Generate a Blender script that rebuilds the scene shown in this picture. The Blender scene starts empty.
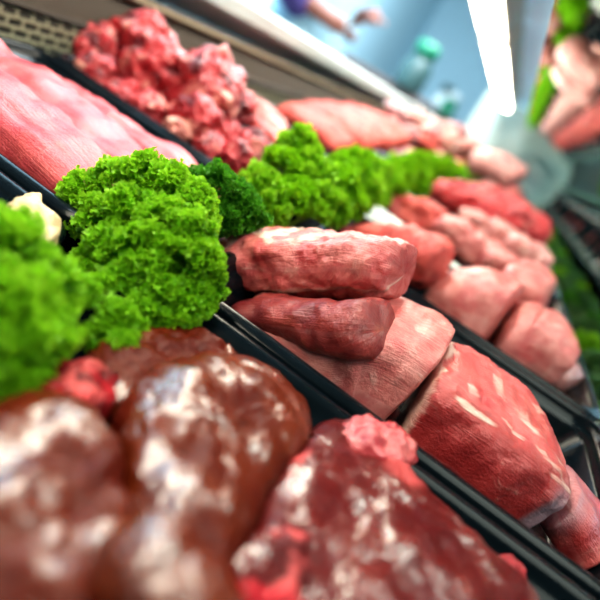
import bpy, bmesh, math, random
import numpy as np
from mathutils import Vector, Matrix, noise
R = math.radians
random.seed(7)
rng = np.random.default_rng(7)
C = bpy.context.scene.collection
sc = bpy.context.scene

# ------------------------------------------------------------------ camera
F, VP, ROLL, CH = 520.0, (515.0, 168.0), R(31), 0.145
_c, _s = math.cos(ROLL), math.sin(ROLL)
def _toroll(px, py):
    dx, dy = px-300, py-300
    return dx*_c+dy*_s, dx*_s-dy*_c
_r, _u = _toroll(*VP)
_Y = Vector((_r, _u, F)).normalized()
_Z = Vector((0, F, -_u)).normalized()
_X = _Z.cross(_Y)
if _X.x < 0: _X = -_X
def ray(px, py):
    r, u = _toroll(px, py); d = Vector((r, u, F))
    return Vector((d.dot(_X), d.dot(_Y), d.dot(_Z)))
CAM = Vector((0, 0, CH))
def at(px, py, z=0.0):
    d = ray(px, py); return CAM + d*((z-CH)/d.z)
def aty(px, py, y):
    d = ray(px, py); return CAM + d*(y/d.y)
def atx(px, py, x):
    d = ray(px, py); return CAM + d*(x/d.x)

cam = bpy.data.cameras.new('camera'); camo = bpy.data.objects.new('camera', cam); C.objects.link(camo)
Rw = Vector((_X.x, _Y.x, _Z.x)); Uw = Vector((_X.y, _Y.y, _Z.y)); Fw = Vector((_X.z, _Y.z, _Z.z))
right = Rw*_c + Uw*_s; up = Uw*_c - Rw*_s
M = Matrix((( right.x, up.x, -Fw.x, 0), (right.y, up.y, -Fw.y, 0), (right.z, up.z, -Fw.z, CH), (0, 0, 0, 1)))
camo.matrix_world = M
cam.sensor_width = 36; cam.lens = F/600*36
cam.clip_start = 0.005; cam.clip_end = 60
cam.dof.use_dof = True; cam.dof.focus_distance = 0.325; cam.dof.aperture_fstop = 3.4
sc.camera = camo

# ------------------------------------------------------------------ helpers
def tag(o, label=None, cat=None, group=None, kind=None):
    if label: o['label'] = label
    if cat: o['category'] = cat
    if group: o['group'] = group
    if kind: o['kind'] = kind
    return o
def empty(name, loc=(0, 0, 0), rz=0):
    o = bpy.data.objects.new(name, None); C.objects.link(o); o.location = loc; o.rotation_euler.z = rz
    o.empty_display_size = .01
    return o
def mesh_obj(name, V, Fc, mat, parent=None, smooth=True, uv=None, mask=None, recenter=True):
    V = [Vector(v) for v in V]
    off = Vector((0, 0, 0))
    if recenter and parent is None:
        lo = Vector([min(v[i] for v in V) for i in range(3)]); hi = Vector([max(v[i] for v in V) for i in range(3)])
        off = Vector(((lo.x+hi.x)/2, (lo.y+hi.y)/2, lo.z))
    me = bpy.data.meshes.new(name)
    me.from_pydata([tuple(v-off) for v in V], [], Fc)
    me.materials.append(mat)
    if smooth: me.polygons.foreach_set('use_smooth', [True]*len(me.polygons))
    if uv is not None:
        l = me.uv_layers.new(name='UVMap')
        vi = np.empty(len(me.loops), dtype=np.int32); me.loops.foreach_get('vertex_index', vi)
        l.data.foreach_set('uv', np.asarray(uv, dtype=np.float32)[vi].ravel())
    if mask is not None:
        a = me.color_attributes.new('mask', 'FLOAT_COLOR', 'POINT')
        a.data.foreach_set('color', np.asarray(mask, dtype=np.float32).ravel())
    me.validate(); me.update()
    bm = bmesh.new(); bm.from_mesh(me); bmesh.ops.recalc_face_normals(bm, faces=bm.faces); bm.to_mesh(me); bm.free()
    o = bpy.data.objects.new(name, me); C.objects.link(o)
    if parent is not None: o.parent = parent
    else: o.location = off
    return o
def reparent(o, p):
    """make o (world placed, unparented) a child of p keeping its place"""
    bpy.context.view_layer.update()
    w = o.matrix_world.copy(); o.parent = p
    o.matrix_parent_inverse = Matrix.Identity(4)
    o.matrix_local = p.matrix_world.inverted() @ w
    return o
def fbm(p, o=4):
    s = 0; a = 1; f = 1
    for _ in range(o):
        s += a*noise.noise(p*f); a *= .5; f *= 2.03
    return s
def ridge(p, o=3):
    s = 0; a = 1; f = 1
    for _ in range(o):
        s += a*(1-2*abs(noise.noise(p*f))); a *= .5; f *= 2.1
    return s
def sstep(a, b, x):
    t = min(1, max(0, (x-a)/(b-a))); return t*t*(3-2*t)
def cr(P, t):
    """Catmull-Rom over a list of tuples, t in 0..1"""
    n = len(P)-1; x = t*n; i = min(int(x), n-1); f = x-i
    g = lambda k: np.asarray(P[min(max(k, 0), n)], float)
    p0, p1, p2, p3 = g(i-1), g(i), g(i+1), g(i+2)
    return .5*((2*p1)+(-p0+p2)*f+(2*p0-5*p1+4*p2-p3)*f*f+(-p0+3*p1-3*p2+p3)*f**3)

def loft(name, st, mat, ends=(.25, .25), nu=64, nv=56, amp=(.004, .0012), freq=(22, 90), seed=0, mask=None, shape=None,
         zmin=None, parent=None, twist=0, upv=(0, 0, 1)):
    """a piece of meat along a spine; st = [(pos, half width, half height, exponent)]"""
    S = [tuple(p)+(a, b, n) for (p, a, b, n) in st]
    sd = Vector((seed*7.31, seed*3.77, seed*5.13))
    rows = []
    capn = 4
    for k in range(nu+1):
        t = k/nu; s = 1.0
        if ends[0] > 0 and t < ends[0]: s = min(s, (1-(1-t/ends[0])**2.2)**(1/2.2))
        if ends[1] > 0 and t > 1-ends[1]: s = min(s, max(0, 1-((t-1+ends[1])/ends[1])**2.2)**(1/2.2))
        rows.append((t, s))
    rows[0] = (0, max(rows[0][1], .12)) if ends[0] > .02 else (0, .9)
    rows[-1] = (1, max(rows[-1][1], .12)) if ends[1] > .02 else (1, .9)
    s0, s1 = rows[0][1], rows[-1][1]
    rows = [(0, s0*q) for q in (.3, .65)] + rows + [(1, s1*q) for q in (.65, .3)]
    V = []; UV = []; MK = []; Fc = []
    u = 0; prev = None
    for (t, s) in rows:
        q = cr(S, t); p = Vector(q[:3]); a, b, n = q[3:]
        e = 1e-3; T = Vector(cr(S, min(1, t+e))[:3]) - Vector(cr(S, max(0, t-e))[:3])
        T.normalize()
        W = T.cross(Vector(upv)).normalized(); N = W.cross(T).normalized()
        if prev is not None: u += (p-prev).length
        prev = p.copy()
        for j in range(nv):
            th = 2*math.pi*j/nv + twist*t
            c, d = math.cos(th), math.sin(th)
            x = a*math.copysign(abs(c)**(2/n), c); y = b*math.copysign(abs(d)**(2/n), d)
            m = 1.0
            if shape: m = shape(t, th % (2*math.pi))
            r = (W*x+N*y)*s*m
            w = p+r
            dirn = r.normalized() if r.length > 1e-6 else N
            k = min(1, s*1.4)
            dsp = amp[0]*fbm(w*freq[0]+sd, 3)*k + amp[1]*fbm(w*freq[1]+sd, 3)*k
            w = w+dirn*dsp
            w = w + T*(amp[0]*.8*fbm(w*freq[0]*1.6+sd*2, 2))*(1 if (t < .03 or t > .97) else .3)
            if zmin is not None and w.z < zmin: w.z = zmin + (w.z-zmin)*.03
            V.append(w); UV.append((u, (a+b)*th/1.6))
            MK.append(mask(t, th % (2*math.pi), w) if mask else (0, 0, 0, 1))
    nr = len(rows)
    for i in range(nr-1):
        for j in range(nv):
            Fc.append((i*nv+j, i*nv+(j+1) % nv, (i+1)*nv+(j+1) % nv, (i+1)*nv+j))
    for base in (0, (nr-1)*nv):
        c = sum((V[base+j] for j in range(nv)), Vector())/nv
        V.append(c); UV.append(UV[base]); MK.append(MK[base])
        for j in range(nv): Fc.append((len(V)-1, base+j, base+(j+1) % nv))
    return mesh_obj(name, V, Fc, mat, parent, uv=UV, mask=MK)

def lump(name, outline, z, top, bot, mat, px=True, m=2.4, q=2.2, nr=26, nv=90, amp=(.003, .001), freq=(25, 90), seed=0, mask=None,
         zmin=None, centre=None, tilt=None, grain=0.0, hfun=None):
    """an inflated slab over a closed outline (outline given where its rim lies on the plane z)"""
    P = [at(x, y, z) if px else Vector((x, y, z)) for x, y in outline]
    n = len(P)
    cen = sum(P, Vector())/n
    if centre: cen = at(centre[0], centre[1], z) if px else Vector((centre[0], centre[1], z))
    sd = Vector((seed*7.31, seed*3.77, seed*5.13))
    ring = []
    for j in range(nv):
        x = j/nv*n; i = int(x); f = x-i
        p0, p1, p2, p3 = P[(i-1) % n], P[i % n], P[(i+1) % n], P[(i+2) % n]
        ring.append(.5*((2*p1)+(-p0+p2)*f+(2*p0-5*p1+4*p2-p3)*f*f+(-p0+3*p1-3*p2+p3)*f**3))
    V = []; UV = []; MK = []; Fc = []
    sc_ = [math.sin(k/nr*math.pi/2) for k in range(1, nr+1)]
    seq = [(s, 1) for s in sc_] + [(s, -1) for s in reversed(sc_[2::3][:-1])]
    cg, sg = math.cos(grain), math.sin(grain)
    for (s, sg_) in seq:
        for p in ring:
            w = cen.lerp(p, s)
            h = max(0, 1-s**m)**(1/q)
            if hfun: h *= hfun(w)
            w = w + Vector((0, 0, (top if sg_ > 0 else -bot)*h))
            if tilt: w.z += (w.x-cen.x)*tilt[0]+(w.y-cen.y)*tilt[1]
            d = amp[0]*fbm(w*freq[0]+sd, 3)+amp[1]*fbm(w*freq[1]+sd, 3)
            out = (p-cen).normalized()
            w = w + (Vector((0, 0, 1))*(1-s*s)+out*s*s).normalized()*d*(1 if sg_ > 0 else .4)
            if zmin is not None and w.z < zmin: w.z = zmin+(w.z-zmin)*.03
            V.append(w); UV.append((w.x*cg+w.y*sg, -w.x*sg+w.y*cg))
            MK.append(mask(s, w) if mask else (0, 0, 0, 1))
    k = len(seq)
    for i in range(k-1):
        for j in range(nv):
            Fc.append((i*nv+j, i*nv+(j+1) % nv, (i+1)*nv+(j+1) % nv, (i+1)*nv+j))
    for base in (0, (k-1)*nv):
        c = sum((V[base+j] for j in range(nv)), Vector())/nv
        V.append(c); UV.append(UV[base]); MK.append(MK[base])
        for j in range(nv): Fc.append((len(V)-1, base+j, base+(j+1) % nv))
    return mesh_obj(name, V, Fc, mat, uv=UV, mask=MK)

def blob(name, c, size, mat, rot=(0, 0, 0), amp=(.15, .05), freq=(2.2, 6), seed=0, knob=0, sub=5, parent=None, zmin=None, mask=None):
    """a lumpy boneless or bony chunk; amplitudes are relative to its size"""
    bm = bmesh.new(); bmesh.ops.create_icosphere(bm, subdivisions=sub, radius=1)
    sd = Vector((seed*7.31, seed*3.77, seed*5.13))
    Rm = Matrix.Rotation(rot[2], 3, 'Z') @ Matrix.Rotation(rot[1], 3, 'Y') @ Matrix.Rotation(rot[0], 3, 'X')
    V = []; MK = []; UV = []
    for v in bm.verts:
        p = v.co.copy()
        d = 1+amp[0]*fbm(p*freq[0]*.5+sd, 3)*1.6+amp[1]*fbm(p*freq[1]*.5+sd, 3)
        if knob:
            dist, _ = noise.voronoi(p*1.5+sd)
            d += knob*(.55-dist[0])
        p = p*d
        w = Rm @ Vector((p.x*size[0], p.y*size[1], p.z*size[2])) + Vector(c)
        if zmin is not None and w.z < zmin: w.z = zmin+(w.z-zmin)*.05
        V.append(w); UV.append((v.co.x*size[0]*1.2, math.atan2(v.co.y, v.co.z)*size[1]))
        MK.append(mask(v.co, w) if mask else (0, 0, 0, 1))
    Fc = [tuple(l.vert.index for l in f.loops) for f in bm.faces]
    bm.free()
    return mesh_obj(name, V, Fc, mat, parent, uv=UV, mask=MK)

def box_mb(V, Fc, lo, hi):
    b = len(V)
    for z in (lo[2], hi[2]):
        for x, y in ((lo[0], lo[1]), (hi[0], lo[1]), (hi[0], hi[1]), (lo[0], hi[1])): V.append(Vector((x, y, z)))
    for f in ((3, 2, 1, 0), (4, 5, 6, 7), (0, 1, 5, 4), (1, 2, 6, 5), (2, 3, 7, 6), (3, 0, 4, 7)): Fc.append(tuple(b+i for i in f))
def box(name, lo, hi, mat, parent=None, bevel=0.0):
    V = []; Fc = []; box_mb(V, Fc, lo, hi)
    o = mesh_obj(name, V, Fc, mat, parent, smooth=False)
    if bevel:
        bm = bmesh.new(); bm.from_mesh(o.data)
        bmesh.ops.bevel(bm, geom=bm.edges[:], offset=bevel, segments=3, profile=.6, affect='EDGES')
        bm.to_mesh(o.data); bm.free()
        o.data.polygons.foreach_set('use_smooth', [True]*len(o.data.polygons))
        m = o.modifiers.new('wn', 'WEIGHTED_NORMAL')
    return o
def profile_y(name, prof, y0, y1, mat, parent=None, closed=True, ny=1, smooth=False):
    """extrude an XZ profile along Y"""
    V = []; Fc = []; n = len(prof)
    for k in range(ny+1):
        for x, z in prof: V.append(Vector((x, y0+(y1-y0)*k/ny, z)))
    for k in range(ny):
        for i in range(n if closed else n-1):
            Fc.append((k*n+i, k*n+(i+1) % n, (k+1)*n+(i+1) % n, (k+1)*n+i))
    if closed:
        Fc.append(tuple(range(n))); Fc.append(tuple(ny*n+i for i in reversed(range(n))))
    return mesh_obj(name, V, Fc, mat, parent, smooth=smooth)
def tube(name, pts, rad, mat, parent=None, nv=10, n=None):
    n = n or max(2, (len(pts)-1)*5)
    V = []; Fc = []
    for k in range(n+1):
        t = k/n; p = Vector(cr([tuple(q) for q in pts], t))
        T = (Vector(cr([tuple(q) for q in pts], min(1, t+.01)))-Vector(cr([tuple(q) for q in pts], max(0, t-.01)))).normalized()
        A = T.orthogonal().normalized() if abs(T.z) > .95 else T.cross(Vector((0, 0, 1))).normalized()
        B = T.cross(A)
        r = rad(t) if callable(rad) else rad
        for j in range(nv):
            a = 2*math.pi*j/nv; V.append(p+(A*math.cos(a)+B*math.sin(a))*r)
    for k in range(n):
        for j in range(nv): Fc.append((k*nv+j, k*nv+(j+1) % nv, (k+1)*nv+(j+1) % nv, (k+1)*nv+j))
    Fc.append(tuple(range(nv))); Fc.append(tuple(n*nv+j for j in reversed(range(nv))))
    return mesh_obj(name, V, Fc, mat, parent)
def lathe(name, prof, c, mat, parent=None, nv=32):
    V = []; Fc = []; n = len(prof)
    for j in range(nv):
        a = 2*math.pi*j/nv
        for r, z in prof: V.append(Vector((c[0]+r*math.cos(a), c[1]+r*math.sin(a), c[2]+z)))
    for j in range(nv):
        for i in range(n-1): Fc.append((j*n+i, ((j+1) % nv)*n+i, ((j+1) % nv)*n+i+1, j*n+i+1))
    Fc.append(tuple(j*n for j in range(nv))); Fc.append(tuple(j*n+n-1 for j in reversed(range(nv))))
    return mesh_obj(name, V, Fc, mat, parent)

# ------------------------------------------------------------------ materials
def newmat(name):
    m = bpy.data.materials.new(name); m.use_nodes = True
    nt = m.node_tree; b = nt.nodes['Principled BSDF']
    return m, nt, b
def col(c): return (c[0], c[1], c[2], 1)
def nd(nt, t, **k):
    n = nt.nodes.new(t)
    for a, v in k.items():
        if a in ('Scale', 'Detail', 'Distortion', 'Roughness', 'Strength', 'Distance', 'Factor', 'Lacunarity', 'IOR'): n.inputs[a].default_value = v
        else: setattr(n, a, v)
    return n
def mixc(nt, f, a, b, mode='MIX'):
    n = nt.nodes.new('ShaderNodeMix'); n.data_type = 'RGBA'; n.blend_type = mode
    def put(i, v):
        if hasattr(v, 'is_linked') or hasattr(v, 'links'): nt.links.new(v, n.inputs[i])
        elif isinstance(v, (tuple, list)): n.inputs[i].default_value = col(v)
        else: n.inputs[i].default_value = v
    put(0, f); put(6, a); put(7, b)
    return n.outputs[2]
def math_(nt, op, a, b=None, clamp=False):
    n = nt.nodes.new('ShaderNodeMath'); n.operation = op; n.use_clamp = clamp
    for i, v in enumerate((a, b)):
        if v is None: continue
        if hasattr(v, 'links'): nt.links.new(v, n.inputs[i])
        else: n.inputs[i].default_value = v
    return n.outputs[0]
def ramp(nt, f, a, b):
    n = nt.nodes.new('ShaderNodeMapRange'); n.interpolation_type = 'SMOOTHSTEP'
    nt.links.new(f, n.inputs[0]); n.inputs[1].default_value = a; n.inputs[2].default_value = b
    return n.outputs[0]
def plain(name, c, rough=.5, metal=0, spec=.5, coat=0, emit=None, es=0):
    m, nt, b = newmat(name)
    b.inputs['Base Color'].default_value = col(c); b.inputs['Roughness'].default_value = rough; b.inputs['Metallic'].default_value = metal
    b.inputs['Specular IOR Level'].default_value = spec; b.inputs['Coat Weight'].default_value = coat
    if emit: b.inputs['Emission Color'].default_value = col(emit); b.inputs['Emission Strength'].default_value = es
    tc = nd(nt, 'ShaderNodeTexCoord'); n = nd(nt, 'ShaderNodeTexNoise', Scale=14.0, Detail=4.0); nt.links.new(tc.outputs['Object'], n.inputs['Vector'])
    nt.links.new(mixc(nt, n.outputs['Fac'], tuple(x*.85 for x in c), tuple(min(1, x*1.12) for x in c)), b.inputs['Base Color'])
    return m

def meat(name, c1, c2, fat=(.80, .52, .42), fat_amt=.5, dark=(.16, .012, .02), silver=(.42, .33, .38), grain=(30, 170), grain_amt=.32, mott=45,
         fscale=38, fthr=(.56, .72), rough=.34, coat=.35, bump=.5, sss=.12, coarse=0.0, brough=.22):
    m, nt, b = newmat(name); L = nt.links
    tc = nd(nt, 'ShaderNodeTexCoord')
    mp = nd(nt, 'ShaderNodeMapping'); mp.inputs['Scale'].default_value = (grain[0], grain[1], 1); L.new(tc.outputs['UV'], mp.inputs['Vector'])
    g = nd(nt, 'ShaderNodeTexNoise', Scale=1.0, Detail=6.0, Distortion=2.2, Roughness=.65); L.new(mp.outputs[0], g.inputs['Vector'])
    mo = nd(nt, 'ShaderNodeTexNoise', Scale=float(mott), Detail=5.0, Roughness=.6); L.new(tc.outputs['Object'], mo.inputs['Vector'])
    fa = nd(nt, 'ShaderNodeTexNoise', Scale=float(fscale), Detail=6.0, Distortion=1.6, Roughness=.62); L.new(tc.outputs['Object'], fa.inputs['Vector'])
    fi = nd(nt, 'ShaderNodeTexNoise', Scale=520.0, Detail=3.0); L.new(tc.outputs['Object'], fi.inputs['Vector'])
    at_ = nd(nt, 'ShaderNodeAttribute', attribute_name='mask')
    sp = nd(nt, 'ShaderNodeSeparateColor'); L.new(at_.outputs['Color'], sp.inputs[0])
    k = math_(nt, 'ADD', math_(nt, 'MULTIPLY', g.outputs['Fac'], grain_amt), math_(nt, 'MULTIPLY', mo.outputs['Fac'], 1-grain_amt))
    base = mixc(nt, ramp(nt, k, .36, .64), c1, c2)
    # dark muscle, silver skin and fat painted as regions, broken up by noise
    dk = math_(nt, 'MULTIPLY', sp.outputs[1], ramp(nt, math_(nt, 'ADD', mo.outputs['Fac'], math_(nt, 'MULTIPLY', sp.outputs[1], .45)), .48, .72))
    base = mixc(nt, dk, base, dark)
    base = mixc(nt, math_(nt, 'MULTIPLY', sp.outputs[2], .85), base, silver)
    fm = math_(nt, 'MULTIPLY', ramp(nt, fa.outputs['Fac'], *fthr), fat_amt)
    fm2 = ramp(nt, math_(nt, 'ADD', math_(nt, 'MULTIPLY', sp.outputs[0], .9), math_(nt, 'MULTIPLY', math_(nt, 'ADD', fa.outputs['Fac'], g.outputs['Fac']), .5)), .72, 1.12)
    fm = math_(nt, 'MAXIMUM', fm, fm2)
    base = mixc(nt, fm, base, fat)
    base = mixc(nt, .22, base, mixc(nt, fi.outputs['Fac'], (.25, .18, .18), (1, 1, 1)), 'MULTIPLY')
    L.new(base, b.inputs['Base Color'])
    b.inputs['Roughness'].default_value = rough
    b.inputs['Coat Weight'].default_value = coat; b.inputs['Coat Roughness'].default_value = brough
    b.inputs['Subsurface Weight'].default_value = sss; b.inputs['Subsurface Radius'].default_value = (1, .35, .25); b.inputs['Subsurface Scale'].default_value = .006
    h = math_(nt, 'ADD', math_(nt, 'MULTIPLY', g.outputs['Fac'], .55), math_(nt, 'MULTIPLY', fm, .5))
    h = math_(nt, 'ADD', h, math_(nt, 'MULTIPLY', fi.outputs['Fac'], .35))
    h = math_(nt, 'ADD', h, math_(nt, 'MULTIPLY', mo.outputs['Fac'], .8))
    if coarse:
        vo = nd(nt, 'ShaderNodeTexVoronoi', Scale=coarse); L.new(tc.outputs['Object'], vo.inputs['Vector'])
        h = math_(nt, 'ADD', h, math_(nt, 'MULTIPLY', vo.outputs['Distance'], 1.2))
    bp = nd(nt, 'ShaderNodeBump', Strength=bump, Distance=.004); L.new(h, bp.inputs['Height'])
    L.new(bp.outputs[0], b.inputs['Normal']); L.new(bp.outputs[0], b.inputs['Coat Normal'])
    return m

M_loin = meat('pink loin meat', (.52, .06, .065), (.74, .22, .20), fat=(.86, .60, .50), fat_amt=.4, fscale=30)
M_round = meat('pink round meat', (.58, .11, .11), (.76, .30, .27), fat=(.84, .56, .48), fat_amt=.4, fscale=34, bump=.5)
M_dark = meat('dark tenderloin meat', (.20, .02, .025), (.42, .07, .06), fat=(.62, .22, .14), fat_amt=.4, fscale=50, grain=(14, 200), rough=.3)
M_block = meat('red block meat', (.50, .045, .055), (.70, .16, .15), fat=(.84, .54, .46), fat_amt=.3, dark=(.42, .035, .035), silver=(.30, .24, .29), coarse=0, fscale=42)
M_back = meat('rosy back loin meat', (.37, .025, .042), (.52, .085, .085), fat=(.62, .30, .28), fat_amt=.3, grain=(8, 130), fscale=22, rough=.45, coat=.12, bump=.5)
M_bone = meat('red neck bone meat', (.30, .006, .016), (.52, .03, .04), fat=(.78, .30, .26), fat_amt=.5, dark=(.09, .003, .012), mott=60, fscale=60, rough=.35, bump=.8)
M_steak = meat('flat red steak meat', (.58, .055, .05), (.72, .15, .125), fat=(.78, .36, .28), fat_amt=.35, rough=.5, coat=.1)
M_backsteak = meat('salmon back steak', (.46, .045, .035), (.58, .11, .085), fat=(.62, .24, .18), fat_amt=.25, rough=.7, coat=0)
M_backpale = meat('pale back cut', (.42, .14, .12), (.55, .26, .22), fat=(.62, .44, .38), fat_amt=.5, rough=.6, coat=0)
M_rib = meat('rib meat', (.42, .12, .10), (.58, .24, .20), fat=(.66, .42, .34), fat_amt=.5, rough=.5, coat=.1)
M_mince = meat('bright red minced meat', (.60, .012, .025), (.80, .07, .075), fat=(.84, .30, .26), fat_amt=.6, mott=110, fscale=95, bump=.9, coarse=160)
M_pale = meat('pale pink meat', (.64, .21, .20), (.80, .43, .39), fat=(.86, .66, .58), fat_amt=.6)
M_offal = meat('purple brown offal', (.22, .04, .05), (.48, .17, .17), fat=(.80, .62, .58), fat_amt=.7)
M_gristle = meat('pink gristle', (.50, .03, .05), (.68, .15, .15), fat=(.76, .36, .32), fat_amt=.5, rough=.2, coat=.8)
M_fat = meat('cream fat', (.58, .42, .22), (.68, .54, .33), fat=(.76, .66, .46), fat_amt=.6, rough=.5, coat=.1)
M_bonewhite = meat('pale bone', (.62, .20, .17), (.72, .32, .25), fat=(.78, .5, .4), fat_amt=.5)

def liver_mat(name, c1, c2, c3):
    m, nt, b = newmat(name); L = nt.links
    tc = nd(nt, 'ShaderNodeTexCoord')
    n1 = nd(nt, 'ShaderNodeTexNoise', Scale=32.0, Detail=3.0); L.new(tc.outputs['Object'], n1.inputs['Vector'])
    n2 = nd(nt, 'ShaderNodeTexNoise', Scale=300.0, Detail=3.0, Distortion=.6); L.new(tc.outputs['Object'], n2.inputs['Vector'])
    n3 = nd(nt, 'ShaderNodeTexNoise', Scale=60.0, Detail=5.0); L.new(tc.outputs['Object'], n3.inputs['Vector'])
    at_ = nd(nt, 'ShaderNodeAttribute', attribute_name='mask'); sp = nd(nt, 'ShaderNodeSeparateColor'); L.new(at_.outputs['Color'], sp.inputs[0])
    base = mixc(nt, ramp(nt, n1.outputs['Fac'], .35, .65), c1, c2)
    base = mixc(nt, math_(nt, 'MULTIPLY', ramp(nt, n3.outputs['Fac'], .55, .75), .5), base, c3)
    base = mixc(nt, sp.outputs[0], base, (.60, .10, .10))
    base = mixc(nt, sp.outputs[1], base, (.55, .02, .035))
    L.new(base, b.inputs['Base Color'])
    b.inputs['Roughness'].default_value = .45; b.inputs['Specular IOR Level'].default_value = .1; b.inputs['Coat Weight'].default_value = .9; b.inputs['Coat Roughness'].default_value = .04; b.inputs['Coat IOR'].default_value = 2.3
    b.inputs['Subsurface Weight'].default_value = .06; b.inputs['Subsurface Radius'].default_value = (1, .3, .2); b.inputs['Subsurface Scale'].default_value = .004
    cw = math_(nt, 'MULTIPLY', ramp(nt, n1.outputs['Fac'], .47, .56), ramp(nt, n3.outputs['Fac'], .36, .52)); L.new(math_(nt, 'ADD', math_(nt, 'MULTIPLY', cw, .95), .05), b.inputs['Coat Weight'])
    n4 = nd(nt, 'ShaderNodeTexNoise', Scale=620.0, Detail=2.0); L.new(tc.outputs['Object'], n4.inputs['Vector'])
    h = math_(nt, 'ADD', math_(nt, 'ADD', math_(nt, 'MULTIPLY', n2.outputs['Fac'], .45), math_(nt, 'MULTIPLY', n4.outputs['Fac'], .55)), math_(nt, 'MULTIPLY', n3.outputs['Fac'], 1.1))
    bp = nd(nt, 'ShaderNodeBump', Strength=.27, Distance=.004); L.new(h, bp.inputs['Height'])
    L.new(bp.outputs[0], b.inputs['Normal']); L.new(bp.outputs[0], b.inputs['Coat Normal'])
    return m
M_liver = liver_mat('brown liver', (.075, .007, .003), (.135, .022, .005), (.085, .010, .010))
M_liver2 = liver_mat('maroon liver', (.075, .005, .006), (.13, .012, .010), (.115, .018, .026))

def tray_mat():
    m, nt, b = newmat('black glossy plastic'); L = nt.links
    tc = nd(nt, 'ShaderNodeTexCoord'); n = nd(nt, 'ShaderNodeTexNoise', Scale=35.0, Detail=4.0); L.new(tc.outputs['Object'], n.inputs['Vector'])
    L.new(mixc(nt, n.outputs['Fac'], (.002, .004, .006), (.004, .008, .011)), b.inputs['Base Color'])
    b.inputs['Roughness'].default_value = .17; b.inputs['Specular IOR Level'].default_value = .14; b.inputs['Coat Weight'].default_value = 0; b.inputs['Coat Roughness'].default_value = .12
    n2 = nd(nt, 'ShaderNodeTexNoise', Scale=160.0, Detail=2.0); L.new(tc.outputs['Object'], n2.inputs['Vector'])
    bp = nd(nt, 'ShaderNodeBump', Strength=.06, Distance=.002); L.new(n2.outputs['Fac'], bp.inputs['Height']); L.new(bp.outputs[0], b.inputs['Normal'])
    return m
M_tray = tray_mat()

def leaf_mat(name, c1, c2, c3):
    m, nt, b = newmat(name); L = nt.links
    ge = nd(nt, 'ShaderNodeNewGeometry')
    tc = nd(nt, 'ShaderNodeTexCoord'); n = nd(nt, 'ShaderNodeTexNoise', Scale=45.0, Detail=2.0); L.new(tc.outputs['Object'], n.inputs['Vector'])
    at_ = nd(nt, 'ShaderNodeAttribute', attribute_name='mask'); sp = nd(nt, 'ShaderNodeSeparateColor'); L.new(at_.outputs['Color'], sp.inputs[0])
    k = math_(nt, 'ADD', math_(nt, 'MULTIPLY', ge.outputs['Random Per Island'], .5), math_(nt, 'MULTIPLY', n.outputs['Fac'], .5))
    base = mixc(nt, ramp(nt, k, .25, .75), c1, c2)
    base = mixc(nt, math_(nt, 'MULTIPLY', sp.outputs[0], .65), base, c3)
    b.inputs['Roughness'].default_value = .42; b.inputs['Specular IOR Level'].default_value = .35
    L.new(base, b.inputs['Base Color'])
    tr = nd(nt, 'ShaderNodeBsdfTranslucent'); L.new(mixc(nt, .5, base, c3), tr.inputs['Color'])
    mx = nd(nt, 'ShaderNodeMixShader'); mx.inputs[0].default_value = .4
    L.new(b.outputs[0], mx.inputs[1]); L.new(tr.outputs[0], mx.inputs[2])
    L.new(mx.outputs[0], nt.nodes['Material Output'].inputs['Surface'])
    return m
M_leaf = leaf_mat('curly parsley leaf', (.045, .23, .004), (.19, .52, .010), (.54, .86, .05))
M_leafdark = leaf_mat('dark parsley leaf', (.012, .11, .006), (.05, .27, .012), (.16, .45, .03))
M_leafyellow = leaf_mat('yellow green parsley leaf', (.10, .34, .005), (.22, .55, .008), (.42, .74, .02))
M_stem = plain('parsley stem', (.24, .50, .07), .45)

M_deck = plain('dark deck', (.02, .03, .03), .5)
M_steel = plain('brushed steel', (.42, .40, .36), .32, metal=.8)
M_brown = plain('brown metal panel', (.04, .030, .023), .6, spec=.2)
M_white = plain('white ledge', (.50, .58, .60), .5)
M_beige = plain('beige trim', (.22, .18, .13), .6, spec=.2)
M_bluewall = plain('pale blue wall', (.45, .68, .80), .6)
M_coat = plain('pale blue smock', (.34, .55, .68), .8)
M_floor = plain('grey floor tile', (.25, .27, .27), .5)
M_endwall = plain('pale end panel', (.46, .50, .42), .5)
M_skin = plain('brown skin', (.22, .08, .06), .5)
M_hair = plain('dark hair', (.02, .015, .012), .6)
M_purple = plain('purple shirt', (.05, .035, .16), .8)
M_teal = plain('teal plastic', (.004, .15, .08), .5)
M_tealdark = plain('dark teal plastic', (.03, .07, .07), .4)
M_darkwood = plain('dark brown shelf', (.09, .06, .05), .5)
M_canopyglow = plain('blue grey canopy', (.34, .54, .66), .5, emit=(.26, .52, .70), es=.32)  # faint glow added to stand in for a blue reflection on the strip
M_tube = plain('lit tube diffuser', (1, 1, 1), .5, emit=(1.0, .92, .74), es=20)
M_housing = plain('tan light housing', (.45, .36, .28), .4)
M_gleam = plain('painted rim gleam', (.75, .80, .76), .4)  # for the sheets that imitate light gleaming on the black rims

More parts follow.
